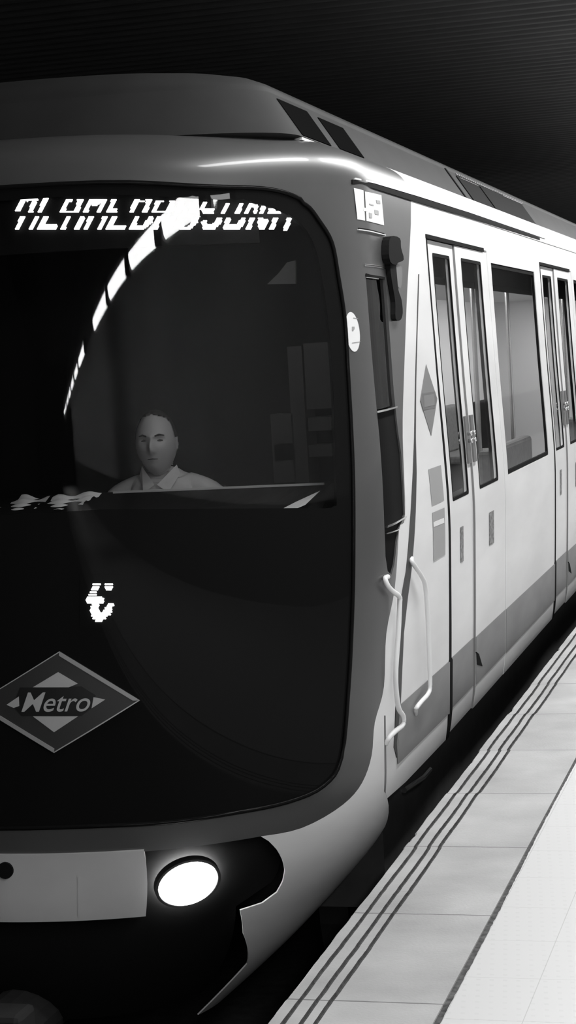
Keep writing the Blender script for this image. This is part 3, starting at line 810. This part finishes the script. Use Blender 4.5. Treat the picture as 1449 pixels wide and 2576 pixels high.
patch('sticker_mark', pxs([(884,862),(905,859),(905,860.5),(884,863.5)]), .0032, M['stickermid'], ro, thick=.0008)

# ---------------- roof fairing
def fairing():
    FY, FD, FN = 6.26, .42, 2.5
    def sec(q):            # section parameter -> (half width, z, front depth)
        if q <= 1: return (-1.6-XC)*(1-q)+(-1.70-XC)*q, 2.285+.155*q, FD*(1-.16*q)
        t = (q-1)*PI/2; w = (-1.70-XC)*math.cos(t)**.9; return max(w, .0005), 2.44+.10*math.sin(t)**.8, FD*.84*math.cos(t)**.7+.0005
    qs = [-.12, 0, .03, .25, .5, .75, .97, 1.0, 1.04, 1.12, 1.25, 1.4, 1.55, 1.7, 1.85, 1.97]
    ths = list(np.linspace(0, PI/2, 26)); ys = [6.4, 7.5, 9, 12, 16, 20, YE]
    V = []; n = 0
    cols = [('f', t) for t in ths]+[('s', y) for y in ys]
    row = []
    for kind, t in cols:
        for sg in (1,):
            col = []
            for q in qs:
                w, z, d = sec(max(q, 0));
                if q < 0: w -= .05; z -= .012; d -= .05
                if kind == 'f': x = w*math.sin(t)**(2/FN); y = FY-d*max(math.cos(t), 0)**(2/FN)
                else: x = w; y = t
                col.append((x, y, z))
            row.append(col)
    V = []; Fc = []
    for sg in (1, -1):
        b0 = len(V)
        for col in row: V += [(XC+sg*x, y, z) for x, y, z in col]
        k = len(qs)
        for i in range(len(row)-1):
            for j in range(k-1):
                f = (b0+i*k+j, b0+(i+1)*k+j, b0+(i+1)*k+j+1, b0+i*k+j+1); Fc.append(f if sg == 1 else f[::-1])
    o = mk('roof_fairing', V, Fc, M['fairing'], train, smooth=True)
    o.data.set_sharp_from_angle(angle=math.radians(38))
    def fp(y, q, off=.003):
        w, z, d = sec(q); nx, nz = .155, .10; l = math.hypot(nx, nz); return (XC+w+off*nx/l, y, z+off*nz/l)
    def panel(name, y0, y1, q0, q1, m_, dep=.02, off=.003, sl=0.):
        A = [fp(y0+sl*q0, q0, off), fp(y1+sl*q0, q0, off), fp(y1+sl*q1, q1, off), fp(y0+sl*q1, q1, off)]
        B = [fp(y0+sl*q0, q0, off-dep), fp(y1+sl*q0, q0, off-dep), fp(y1+sl*q1, q1, off-dep), fp(y0+sl*q1, q1, off-dep)]
        return mk(name, A+B, [(0,1,2,3),(7,6,5,4),(0,4,5,1),(1,5,6,2),(2,6,7,3),(3,7,4,0)], m_, o)
    panel('vent_panel', 6.26, 6.66, .03, .86, M['fairdark']); panel('vent_panel', 6.80, 7.19, .05, .82, M['fairdark'])
    panel('panel_joint', 9.42, 9.455, -.12, 1.0, M['black'], off=.005)
    panel('grille_recess', 9.66, 11.95, -.06, .86, M['black'], off=.005)
    panel('grille_edge', 9.72, 10.28, .80, .82, M['hgrey'], off=.008)
    panel('grille_edge', 11.2, 11.95, .84, .87, M['hgrey'], off=.008)
    panel('recess_divider', 10.32, 10.34, -.06, .80, M['fairdark'], off=.008)
    for k in range(9): panel('louvre', 10.45+k*.15, 10.51+k*.15, -.32, -.05, M['black'], off=.012, dep=.03)
    for k in range(34): panel('vent_slat', 9.7+k*.07, 9.735+k*.07, .90, .97, M['hgrey'], off=.006, dep=.01)
    for k in range(46): panel('edge_clip', 6.75+k*.21, 6.83+k*.21, -.20, -.06, M['roofwhite'], off=.004, dep=.02)
    return o
fairing()
# rail strip along the roof below the fairing
b = MB().box((-1.66, 6.25, 2.274), (-1.602, YE, 2.288)); b.build('roof_strip', M['roofwhite'], train)

# ---------------- underframe
b = MB().box((-3.75, 6.6, -.45), (-1.54, YE, -.03)); b.build('underframe', M['under'], train)
b = MB()
for y in (8.0, 11.3, 14.6):
    b.box((-1.9, y, -.9), (-1.50, y+1.3, -.35))
bevel(b.build('equipment_box', M['under'], train), .02)
for yb in (8.6, 20.4):
    for x in (XC-.72, XC+.72):
        for dy in (-.9, .9):
            MB().tube([(x-.06, yb+dy, -.66), (x+.06, yb+dy, -.66)], .40, 32).build('wheel', M['dark'], train, smooth=False)
MB().tube([(-1.53, 6.95, -.10), (-1.50, 7.15, -.10), (-1.50, 7.3, -.10)], .012, 8).build('step_handle', M['chrome'], train)

# ---------------- saloon interior behind the windows
b = MB(); b.box((-3.80, 7.2, -.02), (-1.50, YE, .01)); b.build('saloon_floor', M['saloonfloor'], train)
b = MB(); b.box((-3.82, 7.2, 0), (-3.78, YE, 2.2)); b.box((-3.8, 7.15, 0), (-1.5, 7.2, 2.2)); b.box((-3.8, YE-.05, 0), (-1.5, YE, 2.2)); b.build('saloon_wall', M['saloon'], train)
b = MB(); b.box((-1.72, 7.3, 1.865), (-1.55, YE-.1, 2.08)); b.build('cove_panel', M['fairdark'], train)
b = MB(); b.box((-3.775, 7.2, .01), (-3.74, YE, .92)); b.build('saloon_dado', M['fairdark'], train)
b = MB(); b.box((-3.8, 7.2, 2.08), (-1.52, YE, 2.12)); b.build('saloon_ceiling', M['saloon'], train)
b = MB(); b.box((-2.75, 7.6, 2.055), (-2.55, YE-.5, 2.075)); b.build('saloon_light', M['saloonlamp'], train)
for k in range(4):
    y0 = 9.15+MOD*k; b = MB()
    b.box((-3.75, y0, .38), (-3.3, y0+1.4, .46)); b.box((-3.78, y0, .46), (-3.68, y0+1.4, .95))
    b.box((-2.0, y0, .38), (-1.52, y0+1.4, .46)); b.box((-1.56, y0, .46), (-1.49, y0+1.4, 1.05))
    bevel(b.build('bench_seat', M['seatcloth'], train), .02)
    for x, y in ((-2.1, y0-.05), (-2.1, y0+1.45), (-2.64, y0+.7)):
        MB().tube([(x, y, 0), (x, y, 2.09)], .016, 10).build('pole', M['steel'], train)

# ---------------- cab interior
b = MB(); b.box((-3.6, 7.05, -.1), (-1.55, 7.12, 2.05)); b.box((-3.55, 6.0, .20), (-1.75, 7.1, .25)); b.build('cab_bulkhead', M['bulk'], train)
V = []; Fc = []; dss = np.linspace(-1.12, 1.12, 41)
for s_ in dss:
    f0 = S(np.array(s_), np.array(1.03), -.07); f1 = S(np.array(s_), np.array(.4), -.10)
    yb = 6.36; V += [(f1[0], f1[1], .3), tuple(f0), (f0[0], min(f0[1]+.12, 6.3), 1.08), (f0[0], 6.30, 1.118), (f0[0], yb, 1.112), (f0[0], yb, .3)]
for i in range(len(dss)-1):
    for k in range(6): a, b_ = 6*i+k, 6*i+(k+1) % 6; Fc.append((a, a+6, b_+6, b_))
Fc += [list(range(6)), list(range(6*(len(dss)-1), 6*len(dss)))[::-1]]
desk = mk('driving_desk', V, Fc, M['black'], train)
MB().box((-2.36, 6.26, 1.116), (-1.60, 6.275, 1.123)).build('desk_rail', M['bump'], desk)
def ony(a, b_, y): r = ray(a, b_); return tuple(O+r*y)
mk('desk_reflection', [ony(712, 1279, 5.99), ony(742, 1281, 6.0), ony(768, 1270, 6.06), ony(806, 1234, 6.2), ony(778, 1247, 6.14), ony(745, 1262, 6.06)], [(0, 1, 2, 3, 4, 5), (5, 4, 3, 2, 1, 0)], M['sticker'], desk)  # white sheet added for the bright reflection at the desk corner
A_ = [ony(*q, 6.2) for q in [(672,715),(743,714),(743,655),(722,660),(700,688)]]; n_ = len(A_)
mk('window_reflection', A_+[(x, y+.012, z) for x, y, z in A_], [tuple(range(n_)), tuple(range(n_, 2*n_))[::-1]]+[(i, i+n_, (i+1) % n_+n_, (i+1) % n_) for i in range(n_)], M['winrefl'], train)  # grey plate added to stand in for a window reflection
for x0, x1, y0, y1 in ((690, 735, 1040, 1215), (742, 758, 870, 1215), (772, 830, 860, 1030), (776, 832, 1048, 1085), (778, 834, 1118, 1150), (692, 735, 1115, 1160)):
    q0, q1 = ony(x0, y1, 6.9), ony(x1, y0, 6.9); MB().box((q0[0], 6.9, q0[2]), (q1[0], 7.05, q1[2])).build('streak_box', M['streak'], train)  # added boxes imitate the pale streaks in the windscreen
lt = bpy.data.lights.new('driver_fill', 'AREA'); lt.energy = DRIVER_FILL; lt.size = .25  # unseen light added in the cab to brighten the driver
lo_ = bpy.data.objects.new('driver_fill', lt); scene.collection.objects.link(lo_); lo_.parent = train
lo_.location = Vector((-1.85, 6.45, 1.88))-Vector(train.location); lo_.rotation_euler = (Vector((-2.388, 6.8, 1.2))-Vector((-1.85, 6.45, 1.88))).to_track_quat('-Z', 'Y').to_euler()

# crumpled papers lying on the desk
def paper(x0, y0, w, d, rot, seed, nm, lab):
    r_ = np.random.default_rng(seed); V = []; Fc = []; n = 14; ph = r_.uniform(0, 6, 4)
    for i in range(n+1):
        for j in range(n+1):
            u, v = (i/n-.5)*w, (j/n-.5)*d
            z = .010+.006*math.sin(u*60+ph[0]+v*20)+.005*math.sin(v*70+ph[1]-u*24)
            V.append((x0+u*math.cos(rot)-v*math.sin(rot), y0+u*math.sin(rot)+v*math.cos(rot), z))
    for i in range(n):
        for j in range(n): a = i*(n+1)+j; Fc.append((a, a+n+1, a+n+2, a+1))
    V = [(x, y, z+float(np.interp(y, [5.8, 5.9, 6.28, 6.36], [1.02, 1.07, 1.118, 1.112]))) for x, y, z in V]
    o = mk(nm, V, Fc, M['sticker'], None, smooth=True, origin=(x0, y0, 1.09)); tag(o, lab, 'paper'); return o
paper(-2.465, 6.08, .16, .30, .04, 1, 'paper_sheet', 'crumpled white sheet on the driving desk, right one of two')
paper(-2.625, 6.06, .13, .30, -.04, 2, 'paper_sheet', 'crumpled white sheet on the driving desk, left one of two')

# ------------------------------------------------------------------ the driver
def head_mesh(cx, cy, cz, hw=.078, hd=.098, hh=.122, yaw=.12):
    V = []; Fc = []; nu, nv = 48, 40
    for j in range(nv+1):
        b_ = PI*j/nv-PI/2
        for i in range(nu):
            a = 2*PI*i/nu
            x, y, z = math.cos(b_)*math.sin(a), -math.cos(b_)*math.cos(a), math.sin(b_)   # face looks to -y
            zz = z
            wf = 1-.17*max(0, -zz)**2; df = 1-.12*max(0, -zz)
            X_, Y_, Z_ = x*hw*wf, y*hd*df, zz*hh
            if y < 0:
                g = lambda x0, z0, sx, sz, am: am*math.exp(-((X_-x0)/sx)**2-((Z_-z0)/sz)**2)
                f = max(0, -y)
                d = g(0, -.016, .011, .020, .024)+g(0, .006, .009, .022, .010)+g(0, -.028, .017, .009, .008)    # nose
                d += g(0, .031, .045, .010, .009)                                        # brow
                d -= g(.031, .012, .018, .011, .019)+g(-.031, .012, .018, .011, .019)       # eye sockets
                d += g(.031, .010, .009, .005, .004)+g(-.031, .010, .009, .005, .004)       # lids
                d += g(0, -.053, .022, .005, .006)+g(0, -.063, .020, .005, .005)-g(0, -.058, .024, .0025, .003)   # lips
                d += g(0, -.094, .022, .016, .010)+g(.045, -.02, .02, .02, .004)+g(-.045, -.02, .02, .02, .004)
                Y_ -= d*f
            V.append((X_, Y_, Z_))
    for j in range(nv):
        for i in range(nu): Fc.append((j*nu+i, j*nu+(i+1) % nu, (j+1)*nu+(i+1) % nu, (j+1)*nu+i))
    # ears
    for sg in (-1, 1):
        b0 = len(V)
        for k in range(9):
            for i in range(12):
                a = 2*PI*i/12; t = PI*k/8
                V.append((sg*(hw*.96+.010*math.sin(t)*(1+.5*math.cos(a))), .012+.017*math.sin(t)*math.cos(a)+.004, -.008+.032*math.sin(t)*math.sin(a) if k not in (0, 8) else -.008))
        for k in range(8):
            for i in range(12): Fc.append((b0+k*12+i, b0+k*12+(i+1) % 12, b0+(k+1)*12+(i+1) % 12, b0+(k+1)*12+i))
    c, s_ = math.cos(yaw), math.sin(yaw)
    return [(cx+x*c-y*s_, cy+x*s_+y*c, cz+z) for x, y, z in V], Fc
def skin(name, joints, bones, m_, parent, sub=2, root=0):
    me = bpy.data.meshes.new(name); base = wloc(parent)
    me.from_pydata([tuple(np.array(j[:3])-base) for j in joints], bones, []); me.materials.append(m_)
    o = bpy.data.objects.new(name, me); scene.collection.objects.link(o); o.parent = parent
    md = o.modifiers.new('skin', 'SKIN'); md.use_smooth_shade = True
    for i, v in enumerate(me.skin_vertices[0].data):
        r = joints[i][3]; v.radius = r if isinstance(r, tuple) else (r, r); v.use_root = (i == root)
    ms = o.modifiers.new('sub', 'SUBSURF'); ms.levels = sub; ms.render_levels = sub
    return o
DX, DY = -2.388, 6.85
drv = empty('person', (DX, DY+.12, .25), 'driver in a pale shirt sitting behind the windscreen, looking ahead', 'person')
seat = empty('driver_seat', (DX, DY+.15, .25), 'dark driver seat with headrest behind the desk in the cab', 'seat')
b = MB().box((DX-.24, DY-.18, .58), (DX+.24, DY+.27, .67)); bevel(b.build('cushion', M['seatcloth'], seat), .03, 3)
b = MB().box((DX-.21, DY+.17, .67), (DX+.21, DY+.27, 1.08)); bevel(b.build('backrest', M['seatcloth'], seat), .03, 3)
MB().tube([(DX, DY+.03, .25), (DX, DY+.03, .6)], .05, 14).build('pedestal', M['dark'], seat)
hv, hf = head_mesh(DX-.0, DY-.015, 1.262)
# body: pelvis - spine - neck, arms to the desk, legs under it (one continuous surface with the head)
J = [(DX, DY+.06, .74, .12), (DX, DY+.07, .92, (.15, .10)), (DX, DY+.06, 1.08, (.13, .085)), (DX, DY+.035, 1.13, .060), (DX, DY+.005, 1.19, .052), (DX, DY-.01, 1.25, .055)]
Bn = [(0, 1), (1, 2), (2, 3), (3, 4), (4, 5)]
for sg in (-1, 1):
    k = len(J)
    J += [(DX+sg*.10, DY+.06, 1.095, .045), (DX+sg*.19, DY+.05, 1.055, .05), (DX+sg*.235, DY-.02, .80, .042), (DX+sg*.19, DY-.27, .86, .034), (DX+sg*.17, DY-.38, .93, .027), (DX+sg*.165, DY-.42, .95, (.034, .020))]
    Bn += [(2, k), (k, k+1), (k+1, k+2), (k+2, k+3), (k+3, k+4), (k+4, k+5)]
    k2 = len(J)
    for fi, (dx, L_) in enumerate(((-.026, .068), (-.009, .078), (.009, .074), (.025, .060))):
        hx, hy, hz = DX+sg*.165+dx, DY-.43, .953
        q = len(J); J += [(hx, hy-.022, hz+.006, .0085), (hx, hy-.022-L_*.5, hz-.002, .008), (hx, hy-.022-L_*.82, hz-.024, .007)]
        Bn += [(k+5, q), (q, q+1), (q+1, q+2)]
    q = len(J); J += [(DX+sg*.165-sg*.04, DY-.44, .945, .010), (DX+sg*.165-sg*.052, DY-.475, .935, .008)]; Bn += [(k+4, q), (q, q+1)]
    k = len(J)
    J += [(DX+sg*.10, DY+.0, .72, .085), (DX+sg*.13, DY-.36, .72, .062), (DX+sg*.13, DY-.40, .36, .045), (DX+sg*.13, DY-.48, .30, .038)]
    Bn += [(0, k), (k, k+1), (k+1, k+2), (k+2, k+3)]
bod = skin('body', J, Bn, M['skin'], drv)
# join the head into the body mesh
bpy.context.view_layer.update()
dg = bpy.context.evaluated_depsgraph_get(); eo = bod.evaluated_get(dg); em = bpy.data.meshes.new_from_object(eo)
bv = [np.array(v.co[:])+wloc(drv) for v in em.vertices]; bf = [list(p.vertices) for p in em.polygons]
bpy.data.objects.remove(bod)
n0 = len(bv); body = mk('body', [tuple(v) for v in bv]+hv, bf+[[i+n0 for i in f] for f in hf], M['skin'], drv, smooth=True)
rm = body.modifiers.new('remesh', 'REMESH'); rm.mode = 'VOXEL'; rm.voxel_size = .0045; rm.use_smooth_shade = True
# shirt over torso and upper arms
J = [(DX, DY+.065, .72, (.17, .13)), (DX, DY+.075, .92, (.175, .12)), (DX, DY+.065, 1.065, (.15, .10)), (DX, DY+.05, 1.12, (.085, .075)), (DX, DY+.03, 1.155, (.062, .062))]
Bn = [(0, 1), (1, 2), (2, 3), (3, 4)]
for sg in (-1, 1):
    k = len(J); J += [(DX+sg*.11, DY+.06, 1.085, .062), (DX+sg*.20, DY+.05, 1.055, .066), (DX+sg*.248, DY-.02, .80, .062), (DX+sg*.20, DY-.25, .85, .050), (DX+sg*.178, DY-.35, .915, .040)]
    Bn += [(2, k), (k, k+1), (k+1, k+2), (k+2, k+3), (k+3, k+4)]
sh = skin('shirt', J, Bn, M['shirt'], drv)
cl = MB()
for sg in (-1, 1):
    cl.add([(DX+sg*.005, DY-.055, 1.105), (DX+sg*.070, DY+.0, 1.175), (DX+sg*.082, DY+.0, 1.14), (DX+sg*.05, DY-.062, 1.075)], [(0, 1, 2, 3), (3, 2, 1, 0)])
cl.build('shirt_collar', M['shirt'], drv)
J = [(DX, DY+.06, .72, .13)]; Bn = []
for sg in (-1, 1):
    k = len(J); J += [(DX+sg*.10, DY+.0, .72, .10), (DX+sg*.13, DY-.36, .72, .078), (DX+sg*.13, DY-.39, .40, .058)]; Bn += [(0, k), (k, k+1), (k+1, k+2)]
skin('trousers', J, Bn, M['trousers'], drv)
# short receding hair and brows
hh_v, hh_f = head_mesh(DX, DY-.015, 1.262, hw=.0815, hd=.1015, hh=.1255)
c_, s__ = math.cos(.12), math.sin(.12)
keep = []
for i, (x, y, z) in enumerate(hh_v[:48*41]):
    lx, ly = x-DX, y-(DY-.015); rx = lx*c_+ly*s__; ry = -lx*s__+ly*c_; rz = z-1.262
    keep.append(rz > .108-.3*abs(rx) if ry < -.03 else (rz > .015 if ry < .02 else rz > -.055))
mk('hair', hh_v[:48*41], [f for f in hh_f[:48*40] if all(keep[i] for i in f)], M['hair'], drv, smooth=True)

# eyebrows and eyes
def face_pt(lx, lz, d):                        # a point on the face, d in front of it
    best = None
    for x, y, z in hv[:48*41]:
        ax, ay = x-DX, y-(DY-.015); rx = ax*c_+ay*s__; ry = -ax*s__+ay*c_; rz = z-1.262
        if ry < 0:
            e = (rx-lx)**2+(rz-lz)**2
            if best is None or e < best[0]: best = (e, ry)
    ry = best[1]-d
    return (DX+lx*c_-ry*s__, DY-.015+lx*s__+ry*c_, 1.262+lz)
for sg in (-1, 1):
    MB().tube([face_pt(sg*.016, .029, .002), face_pt(sg*.032, .034, .002), face_pt(sg*.048, .030, .001)], [.003, .004, .002], 6).build('eyebrow', M['hair'], drv)
    MB().tube([face_pt(sg*.022, .011, .0), face_pt(sg*.031, .0125, .002), face_pt(sg*.041, .011, .0)], [.002, .0048, .002], 8).build('eye', M['eye'], drv, smooth=True)
MB().tube([face_pt(-.020, -.058, .001), face_pt(0, -.0565, .002), face_pt(.020, -.058, .001)], [.001, .002, .001], 6).build('mouth_line', M['hair'], drv)
